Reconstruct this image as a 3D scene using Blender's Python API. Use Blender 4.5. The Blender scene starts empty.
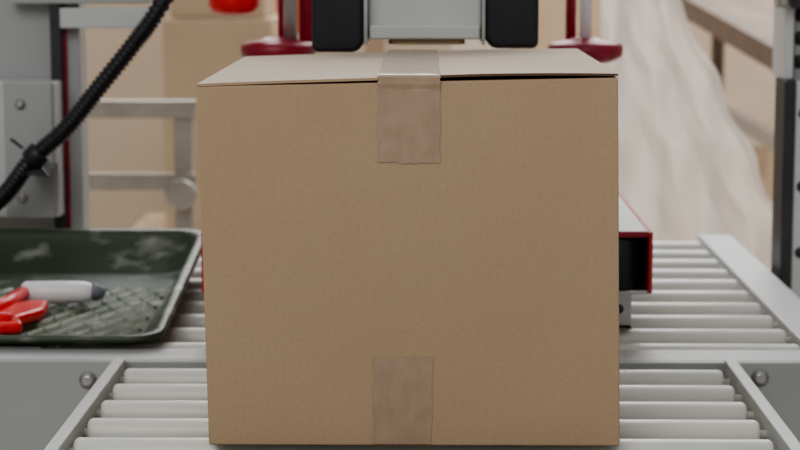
import bpy, bmesh, math, random
from mathutils import Vector, Matrix
random.seed(4)
S = bpy.context.scene
CAMY = -1.9
CAMZ = 0.4744

# ------------------------------------------------------------ materials
def mat(name, col, rough=0.5, metal=0.0, noise=0.0, nscale=20.0, col2=None, bump=0.0, bscale=200.0,
        stretch=(1,1,1), spec=0.5, thresh=None, alpha=1.0, detail=6):
    m = bpy.data.materials.new(name); m.use_nodes = True
    nt = m.node_tree; b = nt.nodes['Principled BSDF']
    b.inputs['Base Color'].default_value = (*col, 1)
    b.inputs['Roughness'].default_value = rough
    b.inputs['Metallic'].default_value = metal
    b.inputs['Specular IOR Level'].default_value = spec
    b.inputs['Alpha'].default_value = alpha
    tc = nt.nodes.new('ShaderNodeTexCoord'); mp = nt.nodes.new('ShaderNodeMapping')
    mp.inputs['Scale'].default_value = stretch
    nt.links.new(tc.outputs['Object'], mp.inputs['Vector'])
    if col2 is None: col2 = tuple(c*(1-noise) for c in col)
    n = nt.nodes.new('ShaderNodeTexNoise'); n.inputs['Scale'].default_value = nscale
    n.inputs['Detail'].default_value = detail
    nt.links.new(mp.outputs['Vector'], n.inputs['Vector'])
    r = nt.nodes.new('ShaderNodeValToRGB')
    lo, hi = thresh if thresh else (0.3, 0.7)
    r.color_ramp.elements[0].position = lo; r.color_ramp.elements[0].color = (*col, 1)
    r.color_ramp.elements[1].position = hi; r.color_ramp.elements[1].color = (*col2, 1)
    nt.links.new(n.outputs['Fac'], r.inputs['Fac'])
    nt.links.new(r.outputs['Color'], b.inputs['Base Color'])
    if bump > 0:
        n2 = nt.nodes.new('ShaderNodeTexNoise'); n2.inputs['Scale'].default_value = bscale
        nt.links.new(mp.outputs['Vector'], n2.inputs['Vector'])
        bp = nt.nodes.new('ShaderNodeBump'); bp.inputs['Strength'].default_value = bump
        bp.inputs['Distance'].default_value = 0.001
        nt.links.new(n2.outputs['Fac'], bp.inputs['Height'])
        nt.links.new(bp.outputs['Normal'], b.inputs['Normal'])
    return m

def cardboard(name, c1, c2):
    m = mat(name, c1, 0.75, col2=c2, nscale=5, spec=0.2)
    nt = m.node_tree; b = nt.nodes['Principled BSDF']
    src = b.inputs['Base Color'].links[0].from_socket
    tc = nt.nodes.new('ShaderNodeTexCoord')
    sp = nt.nodes.new('ShaderNodeTexNoise'); sp.inputs['Scale'].default_value = 260; sp.inputs['Detail'].default_value = 5
    nt.links.new(tc.outputs['Object'], sp.inputs['Vector'])
    rr = nt.nodes.new('ShaderNodeValToRGB')
    rr.color_ramp.elements[0].position = 0.3; rr.color_ramp.elements[0].color = (0.95,0.95,0.95,1)
    rr.color_ramp.elements[1].position = 0.6; rr.color_ramp.elements[1].color = (1.02,1.02,1.02,1)
    nt.links.new(sp.outputs['Fac'], rr.inputs['Fac'])
    mx = nt.nodes.new('ShaderNodeMix'); mx.data_type = 'RGBA'; mx.blend_type = 'MULTIPLY'
    mx.inputs['Factor'].default_value = 1
    nt.links.new(src, mx.inputs['A']); nt.links.new(rr.outputs['Color'], mx.inputs['B'])
    nt.links.new(mx.outputs['Result'], b.inputs['Base Color'])
    w = nt.nodes.new('ShaderNodeTexWave'); w.inputs['Scale'].default_value = 40; w.bands_direction = 'X'
    w.inputs['Distortion'].default_value = 0.6
    nt.links.new(tc.outputs['Object'], w.inputs['Vector'])
    n3 = nt.nodes.new('ShaderNodeTexNoise'); n3.inputs['Scale'].default_value = 6; n3.inputs['Detail'].default_value = 1
    nt.links.new(tc.outputs['Object'], n3.inputs['Vector'])
    bp0 = nt.nodes.new('ShaderNodeBump'); bp0.inputs['Strength'].default_value = 0.6; bp0.inputs['Distance'].default_value = 0.007
    nt.links.new(n3.outputs['Fac'], bp0.inputs['Height'])
    bp = nt.nodes.new('ShaderNodeBump'); bp.inputs['Strength'].default_value = 0.09; bp.inputs['Distance'].default_value = 0.0006
    nt.links.new(w.outputs['Fac'], bp.inputs['Height']); nt.links.new(bp0.outputs['Normal'], bp.inputs['Normal'])
    nt.links.new(bp.outputs['Normal'], b.inputs['Normal'])
    return m

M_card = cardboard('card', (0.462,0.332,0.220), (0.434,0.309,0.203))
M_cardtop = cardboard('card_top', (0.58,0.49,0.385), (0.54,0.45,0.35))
M_cardedge = mat('card_edge', (0.15,0.09,0.055), 0.9, noise=0.4, nscale=300)
M_cardbg = cardboard('card_bg', (0.52,0.40,0.28), (0.46,0.35,0.24))
M_cardbg2 = cardboard('card_bg_light', (0.64,0.54,0.42), (0.58,0.48,0.37))
M_tape = mat('packing_tape', (0.375,0.268,0.180), 0.27, col2=(0.425,0.312,0.218), nscale=45, stretch=(1.5,1,1), bump=0.45, bscale=60, spec=0.6, thresh=(0.35,0.65))
M_roller = mat('roller_plastic', (0.74,0.74,0.68), 0.36, noise=0.14, nscale=18, stretch=(0.4,3,3))
M_grey = mat('painted_grey_steel', (0.37,0.385,0.38), 0.45, noise=0.10, nscale=8, bump=0.06, bscale=300)
M_lgrey = mat('light_grey_steel', (0.54,0.555,0.55), 0.4, noise=0.08, nscale=10)
M_steel = mat('bare_steel', (0.50,0.50,0.49), 0.35, metal=0.8, noise=0.2, nscale=30)
M_stand = mat('worn_stand_steel', (0.40,0.36,0.31), 0.5, metal=0.3, noise=0.2, nscale=20)
M_dark = mat('dark_steel', (0.04,0.04,0.045), 0.5, noise=0.3, nscale=30)
M_black = mat('black_rubber', (0.014,0.015,0.020), 0.4, noise=0.3, nscale=40)
M_hose = mat('hose_black', (0.010,0.011,0.015), 0.35, noise=0.3, nscale=40)
M_red = mat('red_paint', (0.50,0.025,0.03), 0.4, noise=0.2, nscale=30)
M_maroon = mat('maroon_plastic', (0.33,0.012,0.035), 0.4, noise=0.3, nscale=30)
M_redpl = mat('red_plastic', (0.85,0.03,0.03), 0.3, noise=0.15, nscale=40)
M_orange = mat('orange_plastic', (0.80,0.22,0.10), 0.5, noise=0.2, nscale=20)
M_white = mat('white_plastic', (0.80,0.80,0.82), 0.35, noise=0.06, nscale=40)
M_tray = mat('tray_green', (0.038,0.054,0.032), 0.42, col2=(0.30,0.32,0.28), nscale=13, thresh=(0.57,0.74), bump=0.6, bscale=140, stretch=(1,1.6,2.2), detail=12)
M_rib = mat('tray_green_worn', (0.15,0.19,0.125), 0.45, col2=(0.26,0.30,0.23), nscale=22, thresh=(0.42,0.62))
M_brown = mat('brown_rail', (0.17,0.12,0.09), 0.5, noise=0.3, nscale=12)
M_belt = mat('brown_belt', (0.26,0.19,0.15), 0.6, noise=0.5, nscale=9)
M_wood = mat('wood', (0.50,0.27,0.12), 0.7, noise=0.35, nscale=10, stretch=(1,8,8))
M_floor = mat('concrete_floor', (0.60,0.54,0.47), 0.45, noise=0.15, nscale=1.5, bump=0.1, bscale=60)
M_wall = mat('wall_paint', (0.62,0.55,0.46), 0.8, noise=0.08, nscale=2)
M_cab = mat('beige_cabinet', (0.60,0.50,0.385), 0.6, noise=0.05, nscale=4)

# ------------------------------------------------------------ helpers
def finish(bm, name, m, parent=None, smooth=False, bev=0, seg=2):
    me = bpy.data.meshes.new(name); bm.normal_update(); bm.to_mesh(me); bm.free()
    ms = m if isinstance(m, (list, tuple)) else [m]
    for q in ms: me.materials.append(q)
    o = bpy.data.objects.new(name, me); S.collection.objects.link(o)
    if parent: o.parent = parent
    if smooth:
        for p in me.polygons: p.use_smooth = True
    if bev:
        b = o.modifiers.new('bevel', 'BEVEL'); b.width = bev; b.segments = seg; b.limit_method = 'ANGLE'
        b.angle_limit = math.radians(40)
    return o

def empty(name):
    e = bpy.data.objects.new(name, None); S.collection.objects.link(e); e.empty_display_size = 0.05
    return e

def add_box(bm, x0,x1,y0,y1,z0,z1, mtx=None, mi=0):
    vs = [bm.verts.new(Vector(v)) for v in [(x0,y0,z0),(x1,y0,z0),(x1,y1,z0),(x0,y1,z0),(x0,y0,z1),(x1,y0,z1),(x1,y1,z1),(x0,y1,z1)]]
    if mtx is not None:
        for v in vs: v.co = mtx @ v.co
    for f in [(0,3,2,1),(4,5,6,7),(0,1,5,4),(1,2,6,5),(2,3,7,6),(3,0,4,7)]:
        fc = bm.faces.new([vs[i] for i in f]); fc.material_index = mi

def box(name, x0,x1,y0,y1,z0,z1, m, parent=None, bev=0.002, mtx=None):
    bm = bmesh.new(); add_box(bm, x0,x1,y0,y1,z0,z1, mtx)
    return finish(bm, name, m, parent, bev=bev)

def frame(p0, p1):
    p0, p1 = Vector(p0), Vector(p1); d = p1-p0
    q = d.to_track_quat('Z','Y')
    return Matrix.Translation(p0) @ q.to_matrix().to_4x4(), d.length

def lathe(bm, p0, p1, prof, n=28, mi=0):
    """prof: list (t along axis in metres, radius)"""
    M, L = frame(p0, p1)
    rings = []
    for t, r in prof:
        rings.append([bm.verts.new(M @ Vector((r*math.cos(2*math.pi*i/n), r*math.sin(2*math.pi*i/n), t))) for i in range(n)])
    for a, b in zip(rings, rings[1:]):
        for i in range(n):
            f = bm.faces.new([a[i], a[(i+1)%n], b[(i+1)%n], b[i]]); f.smooth = True; f.material_index = mi
    f = bm.faces.new(list(reversed(rings[0]))); f.material_index = mi
    f = bm.faces.new(rings[-1]); f.material_index = mi

def cyl(name, p0, p1, r, m, parent=None, n=28, c=0.0):
    bm = bmesh.new(); L = (Vector(p1)-Vector(p0)).length
    c = c or min(r*0.12, L*0.1)
    lathe(bm, p0, p1, [(0,r-c),(c,r),(L-c,r),(L,r-c)], n)
    return finish(bm, name, m, parent)

def beam(name, p0, p1, w, h, m, parent=None, bev=0.002):
    p0, p1 = Vector(p0), Vector(p1); d = (p1-p0); L = d.length; d.normalize()
    up = Vector((0,0,1)) if abs(d.z) < 0.95 else Vector((0,1,0))
    s = d.cross(up).normalized(); u = s.cross(d)
    M = Matrix((( s.x,d.x,u.x,p0.x),(s.y,d.y,u.y,p0.y),(s.z,d.z,u.z,p0.z),(0,0,0,1)))
    return box(name, -w/2,w/2,0,L,-h/2,h/2, m, parent, bev, M)

def poly_prism(name, pts, y0, y1, m, parent=None, bev=0.002, axis='Y'):
    bm = bmesh.new()
    def mk(p, t):
        return bm.verts.new((p[0], t, p[1])) if axis == 'Y' else (bm.verts.new((p[0], p[1], t)) if axis == 'Z' else bm.verts.new((t, p[0], p[1])))
    a = [mk(p, y0) for p in pts]; b = [mk(p, y1) for p in pts]
    n = len(pts)
    bm.faces.new(a); bm.faces.new(list(reversed(b)))
    for i in range(n): bm.faces.new([a[i], b[i], b[(i+1)%n], a[(i+1)%n]])
    bmesh.ops.recalc_face_normals(bm, faces=bm.faces)
    return finish(bm, name, m, parent, bev=bev)

# Y coordinate = distance from camera plane - 1.9 ; conveyor bed (roller tops) is z = 0
def Y(d): return d + CAMY

# ------------------------------------------------------------ room
FZ = -0.78
bm = bmesh.new(); add_box(bm, -7,7,-3.5,9.6,FZ-0.1,FZ); finish(bm,'floor',M_floor)
bm = bmesh.new(); add_box(bm, -7,7,9.5,9.6,FZ,2.6); finish(bm,'wall_back',M_wall)
bm = bmesh.new(); add_box(bm, -7.1,-7,-3.5,9.6,FZ,2.6); finish(bm,'wall_left',M_wall)
bm = bmesh.new(); add_box(bm, 7,7.1,-3.5,9.6,FZ,2.6); finish(bm,'wall_right',M_wall)

# ------------------------------------------------------------ cardboard box
cb = empty('cardboard_box')
bm = bmesh.new()
D = 0.516
bot = [(-0.210,0,0.001),(0.190,0,0.001),(0.190,D,0.001),(-0.210,D,0.001)]
top = [(-0.2170,0,0.3505),(0.1832,0,0.3592),(0.1832,D,0.3592),(-0.2170,D,0.3505)]
vb = [bm.verts.new(v) for v in bot]; vt = [bm.verts.new(v) for v in top]
bm.faces.new(list(reversed(vb))); bm.faces.new(vt)
for i in range(4): bm.faces.new([vb[i], vb[(i+1)%4], vt[(i+1)%4], vt[i]])
body = finish(bm,'box_body',M_card,cb,bev=0.0018,seg=3)

def flap(name, xa, za, xb, zb, t, lift=0.0):
    bm = bmesh.new(); N = 14; K = 8
    grid = {}
    for s in (0,1):
        for i in range(N+1):
            for j in range(K+1):
                u = i/N; v = j/K
                z = za + (zb-za)*u + lift*((1-v)**3)*math.sin(math.pi*u)
                yy = -0.0004 + (D+0.001)*v + 0.0010*math.sin(u*7)*(v<0.01)
                grid[s,i,j] = bm.verts.new((xa+(xb-xa)*u, yy, z - s*t))
    for i in range(N):
        for j in range(K):
            f = bm.faces.new([grid[0,i,j],grid[0,i+1,j],grid[0,i+1,j+1],grid[0,i,j+1]]); f.material_index = 0
            f = bm.faces.new([grid[1,i,j+1],grid[1,i+1,j+1],grid[1,i+1,j],grid[1,i,j]]); f.material_index = 0
    for i in range(N):
        f = bm.faces.new([grid[1,i,0],grid[1,i+1,0],grid[0,i+1,0],grid[0,i,0]]); f.material_index = 1
        f = bm.faces.new([grid[0,i,K],grid[0,i+1,K],grid[1,i+1,K],grid[1,i,K]]); f.material_index = 1
    for j in range(K):
        f = bm.faces.new([grid[1,0,j+1],grid[1,0,j],grid[0,0,j],grid[0,0,j+1]]); f.material_index = 0
        f = bm.faces.new([grid[1,N,j],grid[1,N,j+1],grid[0,N,j+1],grid[0,N,j]]); f.material_index = 0
    bmesh.ops.recalc_face_normals(bm, faces=bm.faces)
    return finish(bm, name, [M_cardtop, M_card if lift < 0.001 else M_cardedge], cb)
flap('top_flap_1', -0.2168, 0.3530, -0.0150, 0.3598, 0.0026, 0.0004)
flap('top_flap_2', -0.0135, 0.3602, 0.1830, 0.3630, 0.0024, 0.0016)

def tape_strip(name, path, xc0, xc1, w, jag=0.0):
    bm = bmesh.new(); rows = []
    N = 10
    pts = []
    for a, b in zip(path, path[1:]):
        n = 12
        for k in range(n): pts.append((a[0]+(b[0]-a[0])*k/n, a[1]+(b[1]-a[1])*k/n))
    pts.append(path[-1])
    T = len(pts)
    for k, (y, z) in enumerate(pts):
        xc = xc0 + (xc1-xc0)*k/(T-1)
        row = []
        for i in range(N+1):
            j = jag*(random.random()-0.5) if k == T-1 else 0
            row.append(bm.verts.new((xc - w/2 + w*i/N + 0.0006*math.sin(k*0.9+i)*(i in (0,N)), y - 0.0003*(random.random()), z + j)))
        rows.append(row)
    for a, b in zip(rows, rows[1:]):
        for i in range(N):
            bm.faces.new([a[i], b[i], b[i+1], a[i+1]])
    return finish(bm, name, M_tape, cb, smooth=True)
tape_strip('top_tape', [(D-0.001,0.3614),(0.0,0.3616),(-0.0022,0.3604),(-0.0022,0.3530),(-0.0008,0.3480),(-0.0008,0.2776)], -0.0150, -0.0150, 0.0590, 0.0020)
tape_strip('bottom_tape', [(-0.0006,0.003),(-0.0006,0.088)], -0.0215, -0.0205, 0.0570, 0.0025)

# ------------------------------------------------------------ roller conveyors
def roller_bank(name, xa, xb, ys, r, parent):
    bm = bmesh.new()
    for y in ys:
        L = xb-xa
        lathe(bm, (xa,y,-r), (xb,y,-r), [(0,r*0.35),(0.001,r*0.8),(0.003,r*0.93),(0.006,r),(L-0.006,r),(L-0.003,r*0.93),(L-0.001,r*0.8),(L,r*0.35)], 32)
        lathe(bm, (xa-0.012,y,-r), (xb+0.012,y,-r), [(0,0.005),(L+0.024,0.005)], 10)
    return finish(bm, name, M_roller, parent)

nc = empty('roller_conveyor')
PN = 0.0835
RR = 0.0155
roller_bank('rollers', -0.348, 0.345, [Y(2.268)-PN*i for i in range(13)], RR, nc)
for s, nm in ((-1,'side_rail_1'),(1,'side_rail_2')):
    x0, x1 = sorted((s*0.352, s*0.366))
    box(nm, x0,x1,Y(1.15),Y(2.31),-0.11,0.004, M_lgrey, nc, 0.0015)
    for yy in (Y(1.25), Y(2.05)):
        xa, xb = sorted((s*0.330, s*0.365))
        box('leg', xa,xb,yy,yy+0.04,FZ,-0.112, M_grey, nc)
box('gap_shade_pan', -0.35,0.35,Y(1.15),Y(2.31),-0.112,-0.106, M_dark, nc)  # added dark sheet, makes the gaps between the rollers read as shade
box('leg_brace', -0.33,0.33,Y(1.26),Y(1.28),-0.55,-0.51, M_grey, nc)

fc = empty('roller_conveyor')
roller_bank('rollers', -0.452, 0.462, [Y(2.425)+0.0985*i for i in range(10)], RR, fc)
for s, nm in ((-1,'side_rail_1'),(1,'side_rail_2')):
    x0, x1 = sorted((s*0.468, s*0.524))
    box(nm, x0,x1,Y(2.393),Y(3.40),-0.115,0.0, M_lgrey, fc, 0.002)
box('cross_member_far', -0.465,0.465,Y(3.36),Y(3.40),-0.11,-0.02, M_grey, fc)
box('gap_shade_pan', -0.465,0.465,Y(2.34),Y(3.36),-0.112,-0.106, M_brown, fc)  # added brown sheet, stands in for shade below the far rollers
box('end_plate', -0.62,0.62,Y(2.315),Y(2.330),-0.16,-0.001, M_grey, fc, 0.0015)
box('end_flange', -0.62,0.62,Y(2.330),Y(2.392),-0.012,-0.001, M_lgrey, fc, 0.0015)
def bolt(name, x, y, z, r, parent, m=M_steel):
    bm = bmesh.new()
    lathe(bm, (x,y,z), (x,y-0.01,z), [(0,r*1.0),(0.0015,r),(0.002,r*0.72),(0.0045,r*0.70),(0.006,r*0.45)], 24)
    return finish(bm, name, m, parent)
bolt('bolt_1', -0.398, Y(2.315), -0.024, 0.0105, fc)
bolt('bolt_2', 0.395, Y(2.315), -0.019, 0.0105, fc)
for s in (-1,1):
    for yy in (Y(2.42), Y(3.28)):
        xa, xb = sorted((s*0.475, s*0.52))
        box('leg', xa,xb,yy,yy+0.045,FZ,-0.1, M_grey, fc)

# ------------------------------------------------------------ case sealing machine
cs = empty('carton_sealing_machine')
YC = Y(3.05)
box('column_1_web', -0.655,-0.565,YC-0.02,YC+0.02,FZ,0.95, M_grey, cs)
box('column_1_flange', -0.562,-0.545,YC-0.05,YC+0.05,FZ,0.95, M_dark, cs)
box('column_1_edge', -0.543,-0.521,YC-0.03,YC+0.03,FZ,0.95, M_grey, cs)
box('column_1_red_strip', -0.5455,-0.5400,YC-0.036,YC-0.028,0.0,0.95, M_maroon, cs, 0.0005)
box('column_1_clamp_block', -0.70,-0.546,YC-0.085,YC-0.02,0.085,0.288, M_lgrey, cs, 0.003)
box('column_1_clamp_lip', -0.625,-0.553,YC-0.095,YC-0.085,0.085,0.288, M_grey, cs, 0.002)
bolt('column_1_bolt_1', -0.600, YC-0.095, 0.255, 0.008, cs)
bolt('column_1_bolt_2', -0.600, YC-0.095, 0.115, 0.008, cs)
box('arm', -0.545,-0.398,YC-0.06,YC-0.03,0.366,0.396, M_lgrey, cs, 0.002)
box('arm_upper', -0.62,-0.41,YC-0.055,YC-0.02,0.402,0.470, M_grey, cs, 0.002)
box('column_2_web', 0.556,0.66,YC-0.02,YC+0.02,FZ,0.95, M_grey, cs)
box('column_2_flange', 0.536,0.550,YC-0.05,YC+0.05,0.29,0.95, M_lgrey, cs)
box('column_2_bracket', 0.536,0.553,YC-0.065,YC+0.02,-0.04,0.29, M_dark, cs, 0.003)
box('column_2_bracket_plate', 0.553,0.62,YC-0.062,YC-0.02,-0.04,0.288, M_lgrey, cs, 0.003)
for i, zz in enumerate((0.455,0.42,0.385,0.35,0.315)):
    bm = bmesh.new()
    lathe(bm, (0.563,YC-0.0205,zz-0.010), (0.563,YC-0.0205,zz+0.010), [(0,0.003),(0.003,0.006),(0.017,0.006),(0.02,0.003)], 16)
    finish(bm, 'slot_%d'%i, M_black, cs)
for i, zz in enumerate((0.24,0.13,0.03)):
    bolt('column_2_bolt_%d'%i, 0.566, YC-0.062, zz, 0.0085, cs, M_dark)
for i, xx in enumerate((0.518,0.540)):
    cyl('cable_pulley_%d'%i, (xx,YC-0.07,0.418),(xx+0.014,YC-0.07,0.418),0.022, M_dark if i else M_steel, cs)
cyl('pulley_axle', (0.513,YC-0.07,0.418),(0.60,YC-0.07,0.418),0.006,M_steel,cs)
box('pulley_hanger', 0.590,0.600,YC-0.08,YC-0.02,0.405,0.95,M_grey,cs)
box('cross_beam', -0.66,0.66,YC-0.04,YC+0.04,0.84,0.95, M_lgrey, cs, 0.004)
YH = Y(2.50)
box('head_body', -0.071,0.070,YH,YH+0.50,0.370,0.62, M_lgrey, cs, 0.004)
box('head_front_lip', -0.069,0.068,YH-0.012,YH,0.371,0.388, M_lgrey, cs, 0.002)
box('tape_head_shoe', -0.046,0.050,YH+0.01,YH+0.40,0.3635,0.370, M_cardbg, cs, 0.001)
box('tape_head_shoe_front', -0.040,0.044,YH+0.0,YH+0.01,0.3635,0.372, M_cardbg, cs, 0.001)
box('head_mast', -0.06,0.06,YC-0.05,YC+0.05,0.62,0.86, M_grey, cs)
def rounded(x0,x1,z0,z1,rl,rr,n=8):
    pts=[]
    for k in range(n+1):
        a = math.pi + (math.pi/2)*k/n; pts.append((x0+rl+rl*math.cos(a), z0+rl+rl*math.sin(a)))
    for k in range(n+1):
        a = 1.5*math.pi + (math.pi/2)*k/n; pts.append((x1-rr+rr*math.cos(a), z0+rr+rr*math.sin(a)))
    pts += [(x1,z1),(x0,z1)]
    return pts
poly_prism('pressure_roller_1', rounded(-0.1405,-0.076,0.3545,0.56,0.008,0.016), YH-0.015, YH+0.30, M_black, cs, 0.005)
poly_prism('pressure_roller_2', rounded(0.0745,0.1405,0.3595,0.56,0.016,0.008), YH-0.015, YH+0.30, M_black, cs, 0.005)
poly_prism('roller_flange_1', rounded(-0.0758,-0.0712,0.3640,0.56,0.002,0.002), YH-0.018, YH+0.30, M_steel, cs, 0.0005)
poly_prism('roller_flange_2', rounded(0.0702,0.0743,0.3640,0.56,0.002,0.002), YH-0.018, YH+0.30, M_steel, cs, 0.0005)
for s in (-1,1):
    xc = -0.218 if s < 0 else 0.238
    yk = Y(2.98)
    bm = bmesh.new()
    lathe(bm, (xc,yk,0.316), (xc,yk,0.41), [(0,0.034),(0.004,0.045),(0.010,0.055),(0.024,0.056),(0.030,0.050),(0.034,0.024),(0.037,0.020)], 36)
    finish(bm, 'hand_knob_%s'%('a' if s<0 else 'b'), M_maroon, cs)
    if s < 0:
        cyl('guide_post_a', (-0.200,yk+0.0,0.34),(-0.200,yk,0.90),0.010,M_steel,cs)
        cyl('guide_sleeve_a', (-0.176,yk+0.02,0.34),(-0.176,yk+0.02,0.90),0.013,M_maroon,cs)
        cyl('guide_sleeve_c', (-0.214,yk+0.02,0.34),(-0.214,yk+0.02,0.90),0.006,M_maroon,cs)
    else:
        cyl('guide_post_b', (xc,yk,0.34),(xc,yk,0.90),0.009,M_white,cs)
        cyl('guide_sleeve_b', (xc-0.02,yk+0.03,0.34),(xc-0.02,yk+0.03,0.90),0.008,M_maroon,cs)
    cyl('guide_lower_%d'%(s+1), (xc,yk,0.09),(xc,yk,0.325),0.012,M_steel,cs)
bm = bmesh.new()
lathe(bm, (-0.285,Y(3.0),0.386), (-0.285,Y(3.0),0.46), [(0,0.018),(0.004,0.032),(0.012,0.038),(0.035,0.038),(0.045,0.028),(0.05,0.012)], 28)
finish(bm,'crank_knob',M_redpl,cs)
cyl('crank_shaft', (-0.285,Y(3.0),0.43),(-0.285,Y(3.0),0.85),0.009,M_steel,cs)
for s in (-1,1):
    off = 0.0 if s > 0 else -0.005
    def X(a,b): return tuple(sorted((s*(a+off), s*(b+off))))
    k = 1 if s<0 else 2
    a,b = X(0.205,0.274)
    box('belt_drive_%d_body'%k, a,b,Y(2.52),Y(3.14),0.060,0.124, M_black, cs, 0.003)
    cyl('belt_drive_%d_drum'%k, (s*(0.238+off),Y(2.505),0.058),(s*(0.238+off),Y(2.505),0.126),0.037, M_black, cs, 40)
    a,b = X(0.200,0.2785)
    box('belt_drive_%d_top'%k, a,b,Y(2.475),Y(3.14),0.127,0.133, M_lgrey, cs, 0.001)
    a,b = X(0.203,0.281)
    box('belt_drive_%d_trim'%k, a,b,Y(2.467),Y(2.474),0.126,0.1335, M_maroon, cs, 0.001)
    a,b = X(0.2785,0.2835)
    box('belt_drive_%d_side'%k, a,b,Y(2.462),Y(3.14),0.056,0.1335, M_red, cs, 0.001)
    a,b = X(0.205,0.281)
    box('belt_drive_%d_base'%k, a,b,Y(2.48),Y(3.14),0.052,0.057, M_steel, cs, 0.001)
    a,b = X(0.232,0.262)
    box('belt_drive_%d_bracket'%k, a,b,Y(2.500),Y(2.506),0.004,0.052, M_steel, cs, 0.001)
    box('belt_drive_%d_foot'%k, a,b,Y(2.500),Y(2.55),0.003,0.010, M_steel, cs, 0.001)
    bolt('belt_drive_%d_bolt'%k, s*(0.246+off), Y(2.500), 0.030, 0.006, cs, M_dark)

# ------------------------------------------------------------ corrugated cable hose (with clip)
def catmull(P, n):
    out=[]
    P=[Vector(p) for p in P]; Q=[P[0]*2-P[1]]+P+[P[-1]*2-P[-2]]
    for i in range(1,len(Q)-2):
        for k in range(n):
            t=k/n; a,b,c,d=Q[i-1],Q[i],Q[i+1],Q[i+2]
            out.append(0.5*((2*b)+(c-a)*t+(2*a-5*b+4*c-d)*t*t+(3*b-a-3*c+d)*t**3))
    out.append(P[-1]); return out
hz = empty('corrugated_cable_hose')
YS = Y(2.86)
hp = catmull([(-0.20,YC-0.05,0.86),(-0.27,YS+0.05,0.60),(-0.372,YS,0.411),(-0.415,YS,0.350),(-0.468,YS,0.285),(-0.515,YS,0.228),(-0.565,YS,0.183),(-0.612,YS+0.02,0.128),(-0.665,YS+0.05,0.092),(-0.720,YS+0.10,0.098),(-0.745,YS+0.17,0.15),(-0.720,YS+0.19,0.19),(-0.66,YS+0.19,0.20)], 40)
bm = bmesh.new(); prev=None; n=18
for i,p in enumerate(hp):
    d = (hp[min(i+1,len(hp)-1)]-hp[max(i-1,0)]).normalized()
    sde = d.cross(Vector((0.1,1,0.05))).normalized(); up = sde.cross(d)
    r = 0.0133 if (i//2)%2 else 0.0108
    ring=[bm.verts.new(p+sde*r*math.cos(2*math.pi*k/n)+up*r*math.sin(2*math.pi*k/n)) for k in range(n)]
    if prev:
        for k in range(n): bm.faces.new([prev[k],prev[(k+1)%n],ring[(k+1)%n],ring[k]])
    prev=ring
bmesh.ops.recalc_face_normals(bm, faces=bm.faces)
finish(bm,'hose',M_hose,hz,smooth=True)
bm = bmesh.new()
dd = (Vector((-0.575,YS,0.172))-Vector((-0.550,YS,0.196))).normalized()
c0 = Vector((-0.560,YS,0.187))
lathe(bm, c0-dd*0.011, c0+dd*0.011, [(0,0.0165),(0.003,0.0180),(0.019,0.0180),(0.022,0.0165)], 20)
finish(bm,'clip_ring',M_black,hz)
box('clip_tab', -0.585,-0.545,YS-0.006,YS+0.09,0.160,0.168,M_dark,hz,0.001)
beam('zip_tie_tail',(-0.575,YS-0.016,0.200),(-0.592,YS-0.018,0.214),0.003,0.004,M_hose,hz,0)
beam('zip_tie_tail',(-0.550,YS-0.016,0.172),(-0.540,YS-0.018,0.160),0.003,0.004,M_hose,hz,0)

# ------------------------------------------------------------ paint tray
pt = empty('paint_tray')
def rring(bm, x0,x1,y0,y1,r,zn,zf,n=8):
    vs=[]
    for cx,cy,a0 in ((x1-r,y0+r,-90),(x1-r,y1-r,0),(x0+r,y1-r,90),(x0+r,y0+r,180)):
        for k in range(n+1):
            a=math.radians(a0+90*k/n); y=cy+r*math.sin(a)
            t=(y-y0)/(y1-y0)
            vs.append(bm.verts.new((cx+r*math.cos(a), y, zn+(zf-zn)*t)))
    return vs
tx0,tx1,ty0,ty1 = -0.76,-0.318,Y(2.375),Y(2.93)
FN,FF = 0.005,0.014      # tray floor height near / far
bm = bmesh.new()
rings = [rring(bm, tx0+.03,tx1-.03,ty0+.02,ty1-.03,.03,0.002,0.002),
         rring(bm, tx0+.012,tx1-.012,ty0+.008,ty1-.012,.035,0.008,0.060),
         rring(bm, tx0,tx1,ty0,ty1,.04,0.010,0.064),
         rring(bm, tx0,tx1,ty0,ty1,.04,0.015,0.070),
         rring(bm, tx0+.003,tx1-.003,ty0+.003,ty1-.003,.038,0.017,0.073),
         rring(bm, tx0+.012,tx1-.012,ty0+.010,ty1-.012,.035,0.0165,0.072),
         rring(bm, tx0+.016,tx1-.016,ty0+.012,ty1-.016,.034,0.014,0.066),
         rring(bm, tx0+.034,tx1-.034,ty0+.022,ty1-.045,.028,FN,FF)]
for a,b in zip(rings,rings[1:]):
    for i in range(len(a)): bm.faces.new([a[i],a[(i+1)%len(a)],b[(i+1)%len(b)],b[i]])
bm.faces.new(list(reversed(rings[0]))); bm.faces.new(rings[-1])
bmesh.ops.recalc_face_normals(bm, faces=bm.faces)
finish(bm,'tray_shell',M_tray,pt,smooth=True)
def fz(y): return FN+(FF-FN)*(y-(ty0+.022))/((ty1-.045)-(ty0+.022))+0.0003
bm = bmesh.new()
fx0,fx1,fy0,fy1 = tx0+0.040,tx1-0.040,ty0+0.026,ty0+0.37
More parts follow.
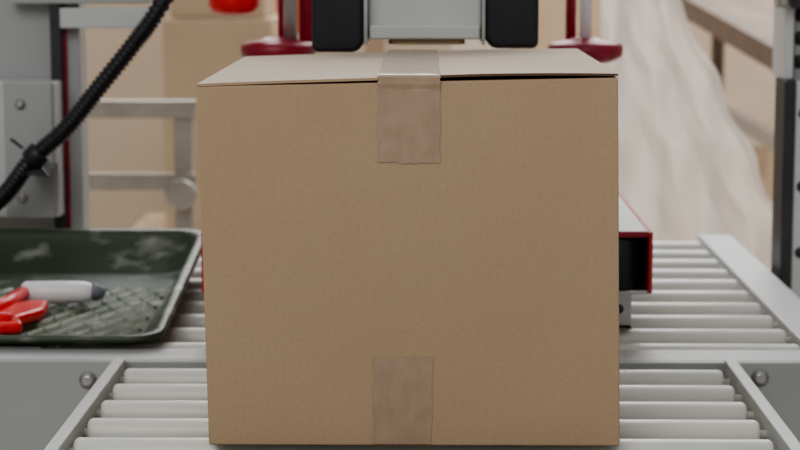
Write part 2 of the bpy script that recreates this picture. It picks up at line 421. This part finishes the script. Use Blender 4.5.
# diamond lattice of raised ribs: stretched so the cells are longer in depth
stepx=0.030; slope=0.42     # dx per dy
i=-40
while i<60:
    for sgn in (1,-1):
        xs = fx0 + i*stepx
        t0,t1 = 0.0, fy1-fy0
        if sgn>0: t0=max(t0,(fx0-xs)/slope); t1=min(t1,(fx1-xs)/slope)
        else: t0=max(t0,(xs-fx1)/slope); t1=min(t1,(xs-fx0)/slope)
        if t1-t0>0.01:
            a=Vector((xs+sgn*t0*slope,fy0+t0,fz(fy0+t0))); b=Vector((xs+sgn*t1*slope,fy0+t1,fz(fy0+t1)))
            d=(b-a); d.z=0; d.normalize(); w=Vector((-d.y,d.x,0))*0.0034
            v=[bm.verts.new(q) for q in (a-w,a+w,b+w,b-w,a+Vector((0,0,.0035)),b+Vector((0,0,.0035)))]
            bm.faces.new([v[0],v[4],v[5],v[3]]); bm.faces.new([v[1],v[2],v[5],v[4]])
    i+=1
finish(bm,'ribs',M_rib,pt)

# ------------------------------------------------------------ paint roller tool (white grip, red head)
pr = empty('paint_roller')
bm = bmesh.new()
p0=Vector((-0.537,Y(2.615),0.030)); p1=Vector((-0.433,Y(2.625),0.029))
lathe(bm,p0,p1,[(0,0.006),(0.002,0.0115),(0.007,0.0150),(0.05,0.0152),(0.082,0.0145),(0.091,0.0125),(0.096,0.0085),(0.098,0.005)],28)
finish(bm,'white_grip',M_white,pr)
bm = bmesh.new()
lathe(bm,p0+(p1-p0)*0.90,p0+(p1-p0)*1.07,[(0,0.0100),(0.004,0.0118),(0.010,0.0100),(0.015,0.0070),(0.0176,0.003)],20)
finish(bm,'grip_tip',mat('tip_grey',(0.20,0.22,0.26),0.6,noise=0.4,nscale=90),pr)
outline=[(-0.640,Y(2.407)),(-0.575,Y(2.403)),(-0.520,Y(2.405)),(-0.494,Y(2.415)),(-0.507,Y(2.455)),(-0.486,Y(2.51)),(-0.492,Y(2.575)),(-0.520,Y(2.57)),(-0.545,Y(2.525)),(-0.572,Y(2.56)),(-0.60,Y(2.56)),(-0.60,Y(2.49)),(-0.645,Y(2.48))]
poly_prism('red_head',outline,0.0125,0.028,M_redpl,pr,0.005,axis='Z')
cyl('red_collar',(-0.546,Y(2.49),0.028),(-0.530,Y(2.612),0.031),0.009,M_redpl,pr)
bm = bmesh.new()
lathe(bm,(-0.64,Y(2.425),0.029),(-0.507,Y(2.425),0.030),[(0,0.006),(0.004,0.0095),(0.110,0.0095),(0.131,0.006)],20)
finish(bm,'red_ridge',M_redpl,pr)

# ------------------------------------------------------------ background
def carton(name,x0,x1,y0,y1,z0,z1,m,tape=True):
    e=empty(name)
    box('carton_body',x0,x1,y0,y1,z0,z1,m,e,0.004)
    xm=(x0+x1)/2
    if tape: box('carton_tape',xm-0.03,xm+0.03,y0-0.001,y1+0.001,z1-0.12,z1+0.001,M_tape,e,0)
    return e
carton('shipping_carton',-0.84,-0.42,Y(5.5),Y(6.0),FZ,-0.30,M_cardbg)
carton('shipping_carton',-0.72,-0.42,Y(5.5),Y(5.95),-0.299,0.30,M_cardbg,False)
carton('shipping_carton',-0.70,-0.44,Y(5.52),Y(5.95),0.301,0.65,M_cardbg)
cab=empty('storage_cabinet')
box('cabinet_body',-1.60,-0.74,Y(6.22),Y(6.8),FZ,0.70,M_cab,cab,0.004)
box('cabinet_door_1',-1.59,-1.175,Y(6.20),Y(6.22),FZ+0.06,0.69,M_cab,cab,0.004)
box('cabinet_door_2',-1.165,-0.75,Y(6.20),Y(6.22),FZ+0.06,0.69,M_cab,cab,0.004)
for xx in (-1.21,-1.145): box('cabinet_handle',xx,xx+0.015,Y(6.17),Y(6.20),-0.1,0.06,M_steel,cab,0.003)
def crate(x0,x1,y0,y1,z0,z1,m):
    e=empty('storage_crate')
    box('crate_base',x0,x1,y0,y1,z0,z0+0.01,m,e,0.002)
    for q in ((x0,x0+0.01,y0,y1),(x1-0.01,x1,y0,y1),(x0,x1,y0,y0+0.01),(x0,x1,y1-0.01,y1)):
        box('crate_wall',*q,z0,z1,m,e,0.002)
    box('crate_rim',x0-0.01,x1+0.01,y0-0.012,y0,z1-0.03,z1,m,e,0.002)
carton('shipping_carton',-0.40,0.10,Y(6.0),Y(6.5),FZ,-0.20,M_cardbg2)
carton('shipping_carton',-0.38,0.08,Y(6.0),Y(6.5),-0.199,0.24,M_cardbg2)
crate(-0.46,-0.10,Y(6.02),Y(6.4),0.242,0.44,M_orange)
st=empty('steel_stand')
for xx in (-0.95,-0.487):
    box('upright',xx-0.018,xx+0.018,Y(4.0),Y(4.04),FZ,0.16,M_stand,st)
box('rail_upper',-0.98,-0.46,Y(3.99),Y(4.03),0.150,0.185,M_stand,st)
box('rail_lower',-0.98,-0.46,Y(3.985),Y(4.0),0.005,0.040,M_stand,st)
cyl('clamp_hub',(-0.487,Y(3.95),0.0),(-0.487,Y(3.99),0.0),0.03,M_stand,st)
# hanging sheet of plastic film
m = bpy.data.materials.new('plastic_film'); m.use_nodes=True; nt=m.node_tree; b=nt.nodes['Principled BSDF']
b.inputs['Base Color'].default_value=(0.80,0.75,0.69,1); b.inputs['Roughness'].default_value=0.25
tr=nt.nodes.new('ShaderNodeBsdfTranslucent'); tr.inputs['Color'].default_value=(0.85,0.80,0.74,1)
tp=nt.nodes.new('ShaderNodeBsdfTransparent')
m1=nt.nodes.new('ShaderNodeMixShader'); m1.inputs[0].default_value=0.4
m2=nt.nodes.new('ShaderNodeMixShader'); m2.inputs[0].default_value=0.22
nt.links.new(b.outputs[0],m1.inputs[1]); nt.links.new(tr.outputs[0],m1.inputs[2])
nt.links.new(m1.outputs[0],m2.inputs[1]); nt.links.new(tp.outputs[0],m2.inputs[2])
nt.links.new(m2.outputs[0],nt.nodes['Material Output'].inputs['Surface'])
bm=bmesh.new(); NU,NV=90,90; g={}
def tri(t): 
    t=t%1.0
    return 1-abs(2*t-1)
for i in range(NU+1):
    for j in range(NV+1):
        u=i/NU; v=j/NV
        z=0.75+(FZ+0.01-0.75)*v
        tt=max(0.0,min(1.0,(0.46-z)/0.6))
        x_l=0.36; x_r=0.47+0.30*tt**0.9 + 0.008*math.sin(v*60)
        x=x_l+(x_r-x_l)*u
        yy=Y(4.1)+0.050*tri(u*3.2+0.15*math.sin(v*7))*(0.35+0.65*tt)+0.010*tri(u*5+v*6)+0.008*tri(v*9-u*4+0.3)
        g[i,j]=bm.verts.new((x,yy,z))
for i in range(NU):
    for j in range(NV): bm.faces.new([g[i,j],g[i,j+1],g[i+1,j+1],g[i+1,j]])
finish(bm,'plastic_sheet',m,smooth=True)
# inclined belt conveyor on the right
ic=empty('inclined_conveyor')
A0,A1=Vector((0.62,Y(6.6),0.44)),Vector((1.02,Y(4.2),0.10))
B0,B1=Vector((0.98,Y(6.9),0.44)),Vector((1.45,Y(4.5),0.10))
beam('rail_1',A0,A1,0.03,0.06,M_brown,ic)
beam('rail_2',B0,B1,0.03,0.06,M_brown,ic)
bm=bmesh.new(); h=Vector((0,0,-0.005))
vs=[bm.verts.new(p) for p in (A0+h,A1+h,B1+h,B0+h)]; bm.faces.new(vs); finish(bm,'belt',M_belt,ic)
for k in range(6):
    t=k/5
    cyl('cross_tube_%d'%k,A0.lerp(A1,t)+Vector((0,0,-.02)),B0.lerp(B1,t)+Vector((0,0,-.02)),0.010,M_steel,ic,12)
for a in ((0.64,Y(6.5),0.42),(0.99,Y(4.4),0.12),(1.40,Y(4.8),0.13),(0.99,Y(6.8),0.41)):
    box('leg',a[0]-0.02,a[0]+0.02,a[1]-0.02,a[1]+0.02,FZ,a[2],M_brown,ic)
beam('lower_rail',(0.64,Y(6.5),0.16),(0.99,Y(4.4),-0.06),0.02,0.04,M_stand,ic)
carton('shipping_carton',0.95,1.6,Y(7.6),Y(8.1),FZ,-0.25,M_cardbg)
carton('shipping_carton',1.0,1.5,Y(7.6),Y(8.1),-0.249,0.40,M_cardbg2)
carton('shipping_carton',0.30,0.85,Y(7.8),Y(8.3),FZ,-0.1,M_cardbg2)
carton('shipping_carton',0.35,0.80,Y(7.8),Y(8.3),-0.099,0.5,M_cardbg)
pl=empty('wooden_pallet')
for k in range(6):
    box('slat',1.06,2.1,Y(5.6)+k*0.17,Y(5.6)+k*0.17+0.11,FZ+0.12,FZ+0.14,M_wood,pl)
for xx in (1.06,1.5,2.0):
    box('stringer',xx,xx+0.09,Y(5.6),Y(6.56),FZ,FZ+0.12,M_wood,pl)

# ------------------------------------------------------------ lights
def area(name,loc,rot,sx,sy,e,col):
    l=bpy.data.lights.new(name,'AREA'); l.shape='RECTANGLE'; l.size=sx; l.size_y=sy; l.energy=e; l.color=col
    o=bpy.data.objects.new(name,l); S.collection.objects.link(o); o.location=loc; o.rotation_euler=[math.radians(a) for a in rot]
    return o
area('ceiling_light_back',(0.3,4.0,3.0),(-28,0,0),3.5,2.5,190,(0.98,0.98,1.0))
area('ceiling_light_far',(0,6.5,3.2),(0,0,0),6,3,185,(1.0,0.97,0.92))
area('ceiling_light_front',(-1.0,-3.0,2.6),(50,0,-15),3,2,63,(1.0,0.98,0.94))
w=bpy.data.worlds.new('World'); S.world=w; w.use_nodes=True
w.node_tree.nodes['Background'].inputs['Color'].default_value=(0.96,0.97,1.0,1)
w.node_tree.nodes['Background'].inputs['Strength'].default_value=0.38
S.view_settings.look='AgX - Medium High Contrast'

# ------------------------------------------------------------ camera
cam=bpy.data.cameras.new('camera'); co=bpy.data.objects.new('camera',cam); S.collection.objects.link(co)
co.location=(0,CAMY,CAMZ); co.rotation_euler=(math.radians(90-7.69),0,math.radians(0.716))
cam.lens=90; cam.sensor_width=36; cam.clip_start=0.05
cam.dof.use_dof=True; cam.dof.focus_distance=1.93; cam.dof.aperture_fstop=8
S.camera=co
